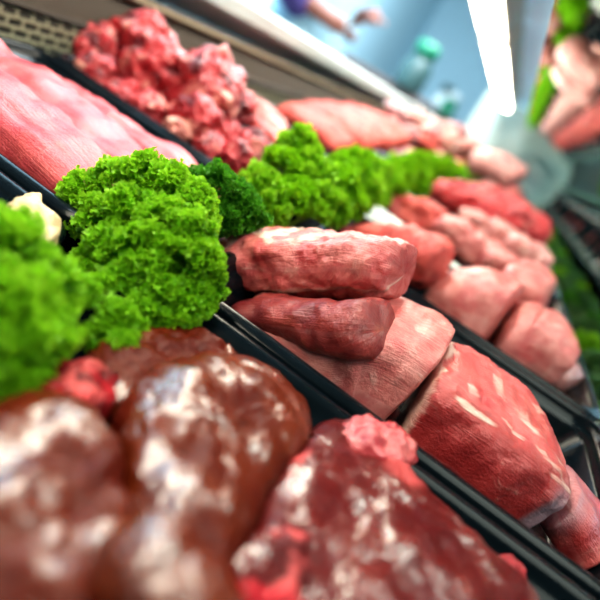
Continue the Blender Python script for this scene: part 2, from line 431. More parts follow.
def grille_mat():
    m, nt, b = newmat('slotted beige grille'); L = nt.links
    tc = nd(nt, 'ShaderNodeTexCoord'); mp = nd(nt, 'ShaderNodeMapping'); mp.inputs['Rotation'].default_value = (0, 0, 0)
    sx = nd(nt, 'ShaderNodeSeparateXYZ'); L.new(tc.outputs['Object'], sx.inputs[0])
    cb = nd(nt, 'ShaderNodeCombineXYZ'); L.new(sx.outputs[1], cb.inputs[0]); L.new(sx.outputs[2], cb.inputs[1])
    br = nd(nt, 'ShaderNodeTexBrick', Scale=1.0); L.new(cb.outputs[0], br.inputs['Vector'])
    br.inputs['Brick Width'].default_value = .020; br.inputs['Row Height'].default_value = .0105
    br.inputs['Mortar Size'].default_value = .0024; br.inputs['Mortar Smooth'].default_value = .3
    br.inputs['Color1'].default_value = (.012, .016, .014, 1); br.inputs['Color2'].default_value = (.02, .024, .02, 1); br.inputs['Mortar'].default_value = (.26, .27, .19, 1)
    L.new(br.outputs['Color'], b.inputs['Base Color']); b.inputs['Roughness'].default_value = .5
    bp = nd(nt, 'ShaderNodeBump', Strength=.6, Distance=.002); L.new(br.outputs['Fac'], bp.inputs['Height']); L.new(bp.outputs[0], b.inputs['Normal'])
    return m
M_grille = grille_mat()
def glass_mat():
    m, nt, b = newmat('curved counter glass'); L = nt.links
    nt.nodes.remove(b)
    fr = nd(nt, 'ShaderNodeFresnel', IOR=1.75)
    gl = nd(nt, 'ShaderNodeBsdfGlossy'); gl.inputs['Roughness'].default_value = .02; gl.inputs['Color'].default_value = (.92, 1, .97, 1)
    tr = nd(nt, 'ShaderNodeBsdfTransparent'); tr.inputs['Color'].default_value = (.80, .93, .90, 1)
    mx = nd(nt, 'ShaderNodeMixShader')
    L.new(math_(nt, 'MULTIPLY', fr.outputs[0], 2.3, True), mx.inputs[0]); L.new(tr.outputs[0], mx.inputs[1]); L.new(gl.outputs[0], mx.inputs[2])
    L.new(mx.outputs[0], nt.nodes['Material Output'].inputs['Surface'])
    return m
M_glass = glass_mat()
M_edge = plain('green glass edge', (.25, .42, .30), .2)

# ------------------------------------------------------------------ the counter (setting)
ZB = -.05            # floor of the trays; the tray rims lie at z = 0
o = box('floor', (-4.5, -2, -.80), (3, 12, -.75), M_floor); tag(o, kind='structure')
o = box('wall_back', (-3.2, -2, -.75), (-3.1, 12, 2.6), M_bluewall); tag(o, kind='structure')
o = box('wall_far', (-3.1, 11.9, -.75), (3, 12, 2.6), M_bluewall); tag(o, kind='structure')
# display counter: base, deck, rear grille, rear panel, ledge
counter = empty('display_counter', (-.16, 2.4, -.75))
tag(counter, 'refrigerated butcher counter with slotted beige rear grille and dark rear panel', 'display counter')
def cpart(o): return reparent(o, counter)
cpart(box('base', (-.56, -.6, -.75), (.30, 5.4, -.085), M_steel))
cpart(box('deck', (-.56, -.6, -.085), (.30, 5.4, -.0556), M_deck))
cpart(box('rear_grille', (-.56, -.6, -.0552), (-.522, 5.4, .026), M_grille))
cpart(profile_y('rear_panel', [(-.60, .0265), (-.535, .0265), (-.524, .031), (-.535, .036), (-.558, .0745), (-.60, .0745)], -.6, 5.4, M_brown))
cpart(profile_y('beige_trim', [(-.605, .075), (-.552, .075), (-.548, .080), (-.552, .086), (-.605, .086)], -.6, 5.4, M_beige))
cpart(box('end_panel', (-.60, 5.4, -.75), (.30, 5.44, .62), M_endwall))
cpart(box('front_rail', (.208, -.6, -.054), (.222, 5.4, -.022), M_edge, bevel=.003))
cpart(box('divider_strip', (-.167, -.6, -.055), (-.137, 5.4, -.052), M_deck))

# white rear ledge, in two lengths
for (y0, y1, lab) in ((-.6, 2.42, 'long white rear service ledge nearest the camera, above the dark rear panel'), (2.50, 5.3, 'second white rear ledge length beyond the gap near the far end')):
    r = empty('service_ledge', (-.60, (y0+y1)/2, .086)); tag(r, lab, 'ledge', 'white rear service ledges')
    reparent(profile_y('glass_back', [(-.62, .0868), (-.60, .0868), (-.575, .1195), (-.60, .1195)], y0, y1, plain('blue grey steel', (.30, .46, .54), .3)), r)
    reparent(profile_y('ledge_board', [(-.72, .120), (-.545, .120), (-.538, .125), (-.538, .150), (-.545, .156), (-.72, .156)], y0, y1, M_white), r)

# curved front glass
prof = []
for k in range(25):
    t = k/24
    p = cr([(.285, -.05), (.292, .04), (.272, .13), (.21, .20), (.10, .243), (-.05, .262)], t)
    prof.append((p[0], p[1]))
o = profile_y('front_glass', prof, -.3, 5.39, M_glass, closed=False, smooth=True); tag(o, 'curved clear glass front of the counter reflecting the meat', 'glass pane')
# canopy strip over the counter carrying the lights
o = box('canopy', (-.45, -.6, .60), (-.10, 5.38, .63), M_canopyglow, bevel=.004); tag(o, 'long blue grey canopy strip over the counter', 'canopy')
# three fluorescent lights in a line
def lamp(y0, y1, lab):
    r = empty('fluorescent_light', (-.36, (y0+y1)/2, .60)); tag(r, lab, 'light', 'fluorescent lights over the counter')
    reparent(profile_y('housing', [(-.435, .598), (-.435, .535), (-.42, .50), (-.297, .50), (-.29, .535), (-.29, .598)], y0, y1, M_housing), r)
    reparent(profile_y('diffuser', [(-.403, .4995), (-.398, .488), (-.373, .478), (-.333, .478), (-.308, .488), (-.303, .4995)], y0+.03, y1-.03, M_tube), r)
lamp(-.55, 2.27, 'long lit fluorescent light nearest the camera under the canopy')
lamp(2.35, 3.50, 'lit fluorescent light in the middle of the row of lights')
lamp(3.60, 4.80, 'lit fluorescent light at the far end of the row')

# ------------------------------------------------------------------ trays
def rrect(x0, x1, y0, y1, r, n=6):
    P = []
    for cx, cy, a0 in ((x1-r, y1-r, 0), (x0+r, y1-r, 90), (x0+r, y0+r, 180), (x1-r, y0+r, 270)):
        for k in range(n+1):
            a = R(a0+90*k/n); P.append((cx+r*math.cos(a), cy+r*math.sin(a)))
    return P
def make_tray(lx, ly):
    prof = [(.030, ZB-.004), (.016, -.012), (.006, -.010), (.001, -.008), (0, -.003), (.002, 0), (.007, .0015), (.011, 0), (.0125, -.003), (.016, -.0085), (.020, -.0095), (.023, -.012), (.034, ZB+.006), (.040, ZB)]
    V = []; Fc = []; n = None
    for ins, z in prof:
        P = rrect(-lx/2+ins, lx/2-ins, -ly/2+ins, ly/2-ins, max(.008, .03-ins*.4))
        n = len(P); V += [Vector((x, y, z)) for x, y in P]
    for i in range(len(prof)-1):
        for j in range(n): Fc.append((i*n+j, i*n+(j+1) % n, (i+1)*n+(j+1) % n, (i+1)*n+j))
    Fc.append(tuple(range(n))); Fc.append(tuple((len(prof)-1)*n+j for j in range(n)))
    o = mesh_obj('meat_tray', V, Fc, M_tray, recenter=False)
    return o
tray0 = make_tray(.335, .247)
def place_tray(x, y, lab, first=[True]):
    if first[0]: o = tray0; first[0] = False
    else: o = tray0.copy(); C.objects.link(o)
    o.location = (x, y, 0); tag(o, lab, 'tray', 'black display trays')
for k, w in enumerate(['brown livers in the foreground', 'the stacked pink roasts and large red block in the front row', 'big pink chunks beside the glass, behind the roast tray',
                       'pale pink strips, between the pink chunks and the minced meat', 'bright red minced meat in the front row', 'pale pink cuts beyond the minced meat', 'pale cuts at the far end of the front row']):
    place_tray(.035, .125+.25*k, 'black plastic tray holding '+w)
for k, w in enumerate(['a cream lump of fat at the left edge', 'long pink loins in the back row', 'a heap of red neck bones', 'ribs and small red pieces behind the neck bones',
                       'flat red steaks in the back row', 'mottled offal in the back row', 'pale cuts at the far end of the back row']):
    place_tray(-.338, .107+.25*k, 'black plastic tray holding '+w)

# ------------------------------------------------------------------ foreground livers
ZL = ZB+.001
def lv(name, out, z, top, bot, mat, lab, seed, **k):
    k.setdefault('amp', (.0036, .0014)); k.setdefault('freq', (36, 130))
    o = lump(name, out, z, top, bot, mat, seed=seed, zmin=ZL, nr=40, nv=120, m=4.0, q=2.0, **k)
    tag(o, lab, 'liver', 'livers in the front tray'); return o
lv('liver', [(-60, 470), (-10, 415), (45, 400), (95, 420), (120, 470), (128, 520), (140, 575), (120, 640), (40, 690), (-60, 620)], -.008, .014, .05, M_liver,
   'dark brown liver lobe at the left edge of the front tray', 1)
lv('liver', [(112, 425), (128, 392), (165, 372), (215, 358), (268, 372), (300, 405), (305, 440), (275, 490), (240, 560), (190, 640), (150, 610), (135, 540), (120, 480)], -.005, .016, .05, M_liver,
   'large brown liver lobe in the middle, split from its neighbour by a dark cleft', 2)
PK = at(385, 452, .0)
lv('liver', [(250, 520), (272, 470), (308, 434), (345, 424), (378, 448), (408, 482), (448, 524), (492, 570), (540, 620), (480, 690), (330, 700), (260, 620), (240, 570)], -.008, .016, .05, M_liver2,
   'maroon liver lobe with pink edge at the lower right of the front tray', 3, mask=lambda s, w: (max(.8*sstep(.0, .5, fbm(w*30, 3)-.1) if w.x < .0 else 0, .9*sstep(.030, .014, (w-PK).length+.008*noise.noise(w*90))), 0, 0, 1))
lv('liver', [(75, 385), (110, 345), (160, 335), (205, 345), (240, 365), (225, 385), (170, 400), (130, 420), (95, 415)], -.014, .014, .04, M_liver,
   'brown liver lobe tucked under the parsley at the back of the front tray', 4)
lv('liver', [(110, 640), (95, 560), (140, 530), (200, 570), (240, 640), (200, 720)], .006, .02, .05, M_liver, 'brown liver lobe at the bottom edge of the front tray', 5)
def gr(out, z, top, bot, lab, seed, mat=M_gristle, cat='meat trimming', mask=None):
    o = lump('meat_trimming', out, z, top, bot, mat, seed=seed, zmin=ZL, amp=(.004, .002), freq=(60, 160), nr=22, nv=80, mask=mask); tag(o, lab, cat, 'pink trimmings among the livers'); return o
gr([(330, 440), (342, 426), (372, 424), (402, 440), (412, 460), (400, 476), (375, 474), (348, 460)], -.002, .013, .045, 'pink trimming with a dark hollow at the back of the maroon liver', 11)
gr([(215, 590), (240, 545), (268, 528), (300, 545), (345, 575), (330, 625), (250, 640)], -.004, .010, .04, 'pink trimming between the middle and right livers at the bottom', 12, M_liver2, mask=lambda s, w: (.9*sstep(-.1, .35, fbm(w*70, 3)), .7*sstep(.0, .4, -fbm(w*55, 2)), 0, 1))
gr([(30, 412), (52, 378), (85, 366), (118, 378), (112, 404), (78, 424)], -.006, .008, .04, 'red trimming under the parsley on the left liver', 13, M_liver2, mask=lambda s, w: (.8*sstep(-.05, .35, fbm(w*80, 3)), .6*sstep(-.3, .3, -fbm(w*60, 3)), 0, 1))
gr([(478, 566), (492, 554), (512, 556), (530, 574), (528, 594), (500, 592)], -.016, .010, .03, 'small red trimming at the right end of the maroon liver', 14, M_bone)
gr([(535, 606), (550, 594), (572, 600), (576, 622), (548, 626)], -.018, .010, .03, 'red trimming in the bottom right corner', 15, M_bone)

# ------------------------------------------------------------------ the roast tray (in focus)
# lowest wide piece
def mk_c(t, th, w):
    top = math.sin(th)
    f = .55*sstep(.1, .9, fbm(w*28+Vector((3, 1, 2)), 3)+.1)*(1 if t < .5 else .3) + .25*sstep(.55, .95, t)
    return (min(1, f), .5*sstep(.42, .48, t)*sstep(.62, .52, t), 0, 1)
o = loft('meat_roast', [(Vector((-.095, .318, -.034)), .03, .016, 2.6), (Vector((-.07, .328, -.028)), .046, .024, 2.6), (Vector((-.035, .340, -.022)), .058, .030, 2.8),
                        (Vector((-.008, .346, -.010)), .060, .041, 3.0), (Vector((.014, .346, -.007)), .056, .045, 3.4), (Vector((.029, .346, -.008)), .052, .044, 3.4)], M_round,
         ends=(.2, .08), nu=90, nv=80, amp=(.004, .0009), freq=(26, 110), seed=3, mask=mk_c, zmin=ZL,
         shape=lambda t, th: 1-.08*math.exp(-((t-.62)/.035)**2)*max(0, math.sin(th)))
tag(o, 'wide pink roast with a pale right end, lowest of the stack in the front row', 'roast', 'cuts in the roast tray')
# dark round-ended piece in between
def mk_b(t, th, w):
    return (.35*sstep(.2, .8, fbm(w*40, 3)) + .5*sstep(.93, 1, t)*(.5+.5*noise.noise(w*150)), .6*sstep(.5, 0, t), 0, 1)
pb = [aty(232, 318, .325), aty(275, 318, .318), aty(320, 324, .31), aty(350, 328, .304), aty(384, 328, .298)]
o = loft('meat_roast', [(pb[0], .022, .012, 2.2), (pb[1], .026, .014, 2.2), (pb[2], .026, .017, 2.4), (pb[3], .027, .0195, 2.5), (pb[4], .026, .0185, 2.5)], M_dark,
         ends=(.2, .12), nu=70, nv=64, amp=(.0035, .001), freq=(30, 110), seed=9, mask=mk_b)
tag(o, 'dark red round ended tenderloin squeezed between two pink roasts', 'roast', 'cuts in the roast tray')
# folded pink piece on top
def mk_a(t, th, w):
    top = math.sin(th)
    f = .62*sstep(.0, .8, top)*sstep(.9, .4, t)*sstep(-.4, .3, fbm(w*55, 3)) + .6*math.exp(-((th-5.6)/.25)**2)*sstep(.2, .4, t)
    return (min(1, f), .35*sstep(.75, .95, t)*sstep(.0, .6, top), 0, 1)
pa = [aty(190, 274, .375), aty(240, 264, .374), aty(295, 262, .370), aty(345, 266, .363), aty(380, 268, .356), aty(405, 274, .352)]
o = loft('meat_roast', [(pa[0], .040, .018, 2.4), (pa[1], .047, .0265, 2.5), (pa[2], .047, .026, 2.6), (pa[3], .042, .0235, 2.8), (pa[4], .034, .021, 3.0), (pa[5], .028, .018, 2.8)], M_loin,
         ends=(.12, .07), nu=120, nv=100, amp=(.0048, .0020), freq=(34, 120), seed=5, mask=mk_a, zmin=-.046,
         shape=lambda t, th: 1-.07*sstep(.1, .25, t)*math.exp(-((th-5.25-.3*t)/.16)**2)+.02*math.sin(34*t+3*th)*max(0, math.sin(th))*sstep(.75, .4, t))
tag(o, 'long pink roast with folded fatty top, uppermost of the stack', 'roast', 'cuts in the roast tray')
# large block with fat streaks
def mk_d(t, th, w):
    top = math.sin(th); near = math.cos(th)
    fat = .8*math.exp(-((th-.85-.12*noise.noise(w*50))/.10)**2)*sstep(-.35, .1, noise.noise(w*32+Vector((2, 2, 2))))
    band = noise.noise(Vector((w.x*26, w.y*26, 3)))*.03
    x = (w.x-.035)/.1; y = (w.y-.33)
    fat += .9*math.exp(-((y-.022+x*.045+band)/.010)**2)*sstep(.02, .03, w.z)
    fat += .55*sstep(.15, .5, noise.noise(Vector((w.x*60, w.y*120, 7))))*sstep(.6, .9, top)
    sil = sstep(.80, .86, t+.05*noise.noise(w*60))*sstep(1.2, .2, top)
    fat += .7*sstep(.14, .03, t)
    return (min(1, fat)*(1-.7*sil), sstep(.25, .7, near)*.9*(1-sil), sil, 1)
pd = [Vector((.034, .338, -.014)), Vector((.056, .339, -.012)), Vector((.086, .340, -.012)), Vector((.108, .341, -.014)), Vector((.124, .343, -.018))]
o = loft('meat_roast', [(pd[0], .050, .038, 4.5), (pd[1], .054, .040, 5), (pd[2], .054, .039, 5), (pd[3], .051, .036, 4.5), (pd[4], .046, .032, 4)], M_block,
         ends=(.10, .06), nu=90, nv=90, amp=(.0045, .0014), freq=(28, 120), seed=12, mask=mk_d, zmin=ZL)
tag(o, 'big red block of meat with white fat streaks and a grey right end', 'roast', 'cuts in the roast tray')
o = loft('meat_roast', [(aty(552, 488, .345), .03, .016, 2.8), (aty(574, 516, .345), .034, .017, 3), (aty(598, 548, .34), .032, .015, 2.8)], M_block, ends=(.15, .12), seed=15, nu=44, nv=48, zmin=ZL, mask=lambda t, th, w: (0, .8*sstep(-.2, .4, fbm(w*40, 2)), .5*sstep(.4, .1, t), 1))
tag(o, 'small red piece wedged against the right end of the roast tray', 'roast', 'cuts in the roast tray')

# ------------------------------------------------------------------ parsley
def tuft_mesh(name, seed, n=1500, leaf=.17, mat=M_leaf):
    g = np.random.default_rng(seed)
    nth, nr_ = 8, 3
    V = []; Fc = []; MK = []
    # a lumpy dome of frills: leaf origins gather on florets
    fl = []
    for _ in range(26):
        d = g.normal(size=3); d[2] = abs(d[2])*1.0-.25; d /= np.linalg.norm(d); fl.append(d*(.50+.42*g.random()))
    base = 0
    for i in range(n):
        c = fl[g.integers(len(fl))]
        d = g.normal(size=3); d /= np.linalg.norm(d)
        p = c + d*(.29*g.random()**.45)
        nrm = (p/np.linalg.norm(p)*.8 + d*.8 + g.normal(size=3)*.35); nrm /= np.linalg.norm(nrm)
        t1 = np.cross(nrm, g.normal(size=3)); t1 /= np.linalg.norm(t1)
        # leaf points outward: fan axis along nrm, width t1, ruffle t2
        t2 = np.cross(nrm, t1)
        L_ = leaf*(.65+.6*g.random()); ph = g.random()*6.28; kf = g.integers(2, 4)
        spread = 1.15+.4*g.random()
        out = min(1, np.linalg.norm(p))
        for r in range(nr_):
            rr = (.12, .62, 1.0)[r]
            for a in range(nth):
                th = (a/(nth-1)-.5)*2*spread
                rad = L_*rr*(1-.22*(r == 2)*(a % 2))
                q = p + nrm*math.cos(th)*rad + t1*math.sin(th)*rad + t2*L_*.34*rr*rr*math.sin(kf*th*1.6+ph)
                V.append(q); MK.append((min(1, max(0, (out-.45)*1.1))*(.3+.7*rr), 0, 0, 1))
        for r in range(nr_-1):
            for a in range(nth-1):
                b = base+r*nth+a; Fc.append((b, b+1, b+nth+1, b+nth))
        base += nr_*nth
    me = bpy.data.meshes.new(name); me.from_pydata([tuple(v) for v in V], [], Fc); me.materials.append(mat)
    me.polygons.foreach_set('use_smooth', [True]*len(me.polygons))
    a = me.color_attributes.new('mask', 'FLOAT_COLOR', 'POINT'); a.data.foreach_set('color', np.asarray(MK, dtype=np.float32).ravel())
    me.update(); return me
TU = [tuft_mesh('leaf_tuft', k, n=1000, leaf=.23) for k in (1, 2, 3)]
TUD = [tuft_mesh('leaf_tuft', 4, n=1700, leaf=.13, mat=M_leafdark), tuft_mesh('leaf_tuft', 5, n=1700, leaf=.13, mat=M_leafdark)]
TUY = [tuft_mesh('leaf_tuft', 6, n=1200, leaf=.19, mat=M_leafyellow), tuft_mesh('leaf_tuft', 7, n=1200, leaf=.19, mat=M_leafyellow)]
def bunch(lab, base, tufts, pool):
    r = empty('parsley_bunch', base); tag(r, lab, 'parsley', 'curly parsley row between the trays')
    base = Vector(base)
    for k, (px, py, y, rp) in enumerate(tufts):
        p = aty(px, py, y); d = (p-CAM).dot(Fw); rad = rp*d/F/1.05
        o = bpy.data.objects.new('leaf_tuft', pool[k % len(pool)]); C.objects.link(o); o.parent = r
        o.location = p-base; o.scale = (rad, rad, rad)
        o.rotation_euler = (random.uniform(-.5, .5), random.uniform(-.5, .5), random.uniform(0, 6.28))
        q = p-base
        tube('stem', [q*.95, q*.55+Vector((random.uniform(-.004, .004), random.uniform(-.004, .004), -.003)), Vector((random.uniform(-.006, .006), random.uniform(-.006, .006), 0))], .0013, M_stem, r, nv=6, n=6)
    return r
def zb(x, y): return (x, y, -.011)
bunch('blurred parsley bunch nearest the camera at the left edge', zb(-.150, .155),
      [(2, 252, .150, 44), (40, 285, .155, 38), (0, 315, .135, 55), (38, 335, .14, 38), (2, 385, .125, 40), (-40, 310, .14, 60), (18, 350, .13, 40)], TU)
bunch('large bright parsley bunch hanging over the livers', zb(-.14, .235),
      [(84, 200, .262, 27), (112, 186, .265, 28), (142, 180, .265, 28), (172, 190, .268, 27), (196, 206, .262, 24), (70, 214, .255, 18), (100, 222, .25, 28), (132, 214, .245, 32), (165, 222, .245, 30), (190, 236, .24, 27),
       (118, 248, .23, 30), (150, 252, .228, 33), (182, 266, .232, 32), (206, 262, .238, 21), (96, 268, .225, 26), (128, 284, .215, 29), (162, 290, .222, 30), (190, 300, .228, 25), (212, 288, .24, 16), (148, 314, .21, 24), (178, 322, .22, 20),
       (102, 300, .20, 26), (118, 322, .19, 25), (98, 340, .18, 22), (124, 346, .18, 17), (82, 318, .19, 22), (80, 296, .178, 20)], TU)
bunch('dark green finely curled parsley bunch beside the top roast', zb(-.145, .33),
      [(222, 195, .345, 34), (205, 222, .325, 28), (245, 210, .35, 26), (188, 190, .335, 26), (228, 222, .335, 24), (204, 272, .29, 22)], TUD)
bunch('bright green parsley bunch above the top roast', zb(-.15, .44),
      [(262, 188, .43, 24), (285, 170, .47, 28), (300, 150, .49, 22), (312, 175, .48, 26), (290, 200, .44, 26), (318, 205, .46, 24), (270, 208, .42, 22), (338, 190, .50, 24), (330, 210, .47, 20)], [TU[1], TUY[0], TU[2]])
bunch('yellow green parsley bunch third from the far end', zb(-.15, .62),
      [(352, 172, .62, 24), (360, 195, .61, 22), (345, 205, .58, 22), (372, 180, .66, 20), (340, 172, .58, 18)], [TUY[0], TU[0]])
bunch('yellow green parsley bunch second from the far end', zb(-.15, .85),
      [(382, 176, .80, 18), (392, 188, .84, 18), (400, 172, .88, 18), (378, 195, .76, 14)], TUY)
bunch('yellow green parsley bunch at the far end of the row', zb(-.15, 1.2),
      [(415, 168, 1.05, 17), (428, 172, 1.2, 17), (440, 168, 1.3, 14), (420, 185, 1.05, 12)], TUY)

TUG = [tuft_mesh('leaf_tuft', 8+k, n=700, leaf=.2, mat=leaf_mat('deep green garnish leaf', (.02, .095, .035), (.06, .20, .06), (.22, .40, .10))) for k in (0, 1)]
for k in range(9):
    y0 = .62+.30*k
    r = empty('parsley_bunch', (.256, y0, -.055)); tag(r, 'dark green garnish leaves along the foot of the front glass', 'parsley', 'garnish leaves between the trays and the front glass')
    for q in range(3):
        o = bpy.data.objects.new('leaf_tuft', (TUG+TUD[:1]+TUG+TU[:1])[(k*3+q*2) % 6]); C.objects.link(o); o.parent = r
        o.location = (random.uniform(-.004, .004), -.10+.1*q, .027); o.scale = (.021, random.uniform(.03, .05), random.uniform(.018, .026)); o.rotation_euler = (0, 0, 0 if q % 2 else math.pi)
far = []
for k in range(7, 21):
    place_tray(.035, .125+.25*k, 'black tray of meat in the distant part of the front row'); bpy.context.view_layer.objects.active
    place_tray(-.338, .107+.25*k, 'black tray of meat in the distant part of the back row')
for ob in C.objects:
    if ob.name.startswith('meat_tray') and 'distant' in ob.get('label', ''): ob['group'] = 'distant display trays'
FARM = [(M_pale, M_steak), (M_steak, M_round), (M_mince, M_round)]
protos = [blob('meat_cut', (0, 0, -.012), (.060, .048, .036), mt, seed=200+i, sub=4, amp=(.2, .06), freq=(3, 8), zmin=ZL) for i, mt in enumerate((M_pale, M_steak, M_round, M_mince))]
n_ = 0
for k in range(7, 21):
    for (x0, y0, row) in ((.035, .125, 'front'), (-.338, .107, 'back')):
        for q in (-1, 1):
            src = protos[n_ % 4]
            o = src if not src.get('label') else src.copy()
            if o is not src: C.objects.link(o)
            o.location = (x0+q*.062, y0+.25*k+random.uniform(-.012, .012), ZL); o.rotation_euler.z = random.uniform(-.4, .4)+1.2*(k % 2); n_ += 1
            tag(o, 'cut of meat in the distant part of the %s row, past the named trays' % row, 'meat cut', 'distant cuts in the %s row' % row)
for k in range(10):
    r = empty('parsley_bunch', (-.15, 1.62+.36*k, -.004)); tag(r, 'small parsley bunch in the distant part of the row between the trays', 'parsley', 'distant curly parsley bunches')
    for q in range(3):
        o = bpy.data.objects.new('leaf_tuft', TUY[(k+q) % 2]); C.objects.link(o); o.parent = r
        o.location = (random.uniform(-.008, .008), -.12+.12*q, .03); o.scale = (.04, .06, .035)
# cream lump of fat at the left
o = lump('fat_lump', [(3, 212), (14, 203), (38, 200), (42, 214), (57, 236), (50, 247), (30, 240), (12, 228)], .0, .012, .012, M_fat, amp=(.004, .0015), freq=(60, 160), seed=31, nr=20, nv=60)
tag(o, 'cream coloured lump of fat beside the blurred parsley', 'fat lump')

# ------------------------------------------------------------------ back row: long loins
def strip(name, pts, mat, lab, cat, grp, seed, w=.03, h=.02, ends=(.2, .2), n=2.5, amp=(.004, .001), mask=None, zmin=ZL, nu=70, nv=52, freq=(22, 90), upv=(0, 0, 1), shape=None):
    st = [(p if len(p) == 3 else at(p[0], p[1], p[2]), w, h, n) for p in pts]
    o = loft(name, st, mat, ends=ends, seed=seed, amp=amp, mask=mask, zmin=zmin, nu=nu, nv=nv, freq=freq, upv=upv, shape=shape)
    tag(o, lab, cat, grp); return o
def mloin(t, th, w): return (.2*sstep(.1, .8, fbm(Vector((w.x*8, w.y*26, w.z*26)), 3)+.25), .3*sstep(.2, .6, -fbm(w*18, 3)), 0, 1)
g = 'long pink loins in the back row'
V3 = Vector
strip('pork_loin', [V3((-.47, .290, -.012)), V3((-.40, .290, -.008)), V3((-.30, .290, -.010)), V3((-.195, .285, -.020))], M_back, 'thick pink loin lying nearest the front rim of its tray', 'meat loin', g, 41, .034, .030, n=2.7, amp=(.008, .0016), freq=(16, 80), ends=(.12, .12), mask=mloin, shape=lambda t, th: 1-.09*math.exp(-((th-1.9+.5*t)/.12)**2)-.05*math.exp(-((th-.9-.3*t)/.1)**2))
strip('pork_loin', [V3((-.48, .350, -.010)), V3((-.40, .350, -.010)), V3((-.30, .350, -.013)), V3((-.195, .345, -.018))], M_back, 'glossy pink loin in the middle of the loin tray', 'meat loin', g, 42, .040, .030, n=2.7, amp=(.008, .0016), freq=(16, 80), ends=(.12, .12), mask=mloin, shape=lambda t, th: 1-.09*math.exp(-((th-1.9+.5*t)/.12)**2)-.05*math.exp(-((th-.9-.3*t)/.1)**2))
strip('pork_loin', [V3((-.47, .405, -.030)), V3((-.40, .412, -.022)), V3((-.30, .418, -.018)), V3((-.180, .416, -.022))], M_back, 'flatter pink loin along the far rim of the loin tray', 'meat loin', g, 43, .031, .027, n=2.7, amp=(.008, .0016), freq=(16, 80), ends=(.12, .12), mask=mloin, shape=lambda t, th: 1-.09*math.exp(-((th-1.9+.5*t)/.12)**2)-.05*math.exp(-((th-.9-.3*t)/.1)**2))

# heap of neck bones
g = 'red neck bones heaped in a back tray'
def mbone(co, w): return (.6*sstep(.1, .6, fbm(w*45, 3)), .9*sstep(.15, .5, -fbm(w*38+Vector((5, 5, 5)), 3)), 0, 1)
def bl(px, py, y, rp, lab, seed, el=(1.2, 1, 1), knob=.24, cat='meat bone', name='neck_bone', mat=M_bone, grp=g, sub=5, ends=0):
    p = aty(px, py, y); d = (p-CAM).dot(Fw); r = rp*d/F
    o = blob(name, p, (r*el[0], r*el[1], r*el[2]), mat, rot=(0, .3*math.sin(seed), seed*.7), seed=seed, knob=knob, sub=sub, zmin=ZL, mask=mbone, amp=(.16, .10), freq=(3, 11))
    tag(o, lab, cat, grp)
    for k in range(ends):
        a = seed+k*2.1; c = Vector((math.cos(a)*r*.9, -abs(math.sin(a))*r*.8-.2*r, r*(.35*math.sin(a*1.7))))
        e = blob('bone_end', c+(p-o.location), (r*.36, r*.34, r*.30), M_bonewhite, seed=seed+k, sub=3, amp=(.15, .05), parent=o)
    return o
bl(100, 48, .58, 21, 'pale red neck bone at the left tip of the heap', 51, ends=1)
bl(98, 74, .555, 21, 'dark red knobbly neck bone low at the left of the heap', 52, ends=1)
bl(142, 46, .63, 29, 'dark crimson neck bone crowning the heap', 53, (1.0, 1, 1.1))
bl(156, 76, .60, 33, 'crimson neck bone below the topmost one', 54, (1.1, 1, 1.1))
bl(124, 96, .535, 16, 'small pink piece at the foot of the heap near the black rim', 55, knob=.2)
bl(148, 110, .54, 18, 'dark red piece at the foot of the heap in the middle', 56, knob=.2)
bl(206, 92, .62, 35, 'bright red neck bone at the right of the heap', 57, (1.15, 1, 1.1), ends=1)
bl(196, 120, .56, 24, 'bright red neck bone low at the right with a pale knob', 58, ends=1)
bl(232, 106, .66, 20, 'red neck bone at the right end of the heap', 59)
bl(178, 132, .53, 14, 'pale pink knuckle near the black rim', 60, knob=.15, mat=M_rib)
bl(210, 150, .535, 16, 'red lump at the lower right of the bone tray', 61, knob=.2)
bl(236, 158, .54, 16, 'pink lump at the right end of the bone tray', 62, knob=.2)
bl(254, 146, .58, 15, 'light red lump behind the pink one in the bone tray', 63, knob=.2)
bl(230, 138, .57, 14, 'round red lump below the ribs', 64, knob=.15)
# ribs and pieces behind
g = 'ribs and pieces behind the neck bones'
for k, (a, b, lab) in enumerate([((232, 92), (285, 132), 'pale rib nearest the back of the rib tray'), ((236, 104), (288, 142), 'pink rib in the middle of the rib tray'), ((238, 116), (284, 150), 'darker rib nearest the bone heap')]):
    p, q = aty(a[0], a[1], .86-.04*k), aty(b[0], b[1], .84-.04*k)
    strip('rib', [p, p.lerp(q, .5)+Vector((0, 0, .006)), q], M_rib if k < 2 else M_steak, lab, 'rib', g, 70+k, .014, .012, nu=40, nv=32, zmin=ZL)
bl(278, 150, .80, 14, 'red chunk at the right end of the rib tray', 73, knob=.3, name='meat_chunk', cat='meat chunk', grp=g)
bl(262, 128, .88, 12, 'dark chunk behind the ribs', 74, knob=.3, name='meat_chunk', cat='meat chunk', grp=g)
# flat steaks
g = 'flat steaks overlapping in a back tray'
for k, (a, b, y, lab) in enumerate([((280, 112), (345, 152), 1.02, 'red steak along the front rim of the steak tray'), ((300, 108), (372, 150), 1.08, 'second red steak from the front rim of the steak tray'),
                                    ((318, 108), (392, 148), 1.14, 'third red steak from the front rim of the steak tray'), ((340, 110), (404, 146), 1.20, 'red steak along the far rim of the steak tray')]):
    p, q = aty(a[0], a[1], y+.02), aty(b[0], b[1], y-.01)
    strip('beef_steak', [p, p.lerp(q, .33)+Vector((0, 0, .012)), p.lerp(q, .7)+Vector((0, 0, .014)), q], M_backsteak, lab, 'steak', g, 80+k, .038, .019, n=2.5, upv=(0, -.3, 1), amp=(.006, .0015), ends=(.16, .16), nu=44, nv=36, zmin=ZL)
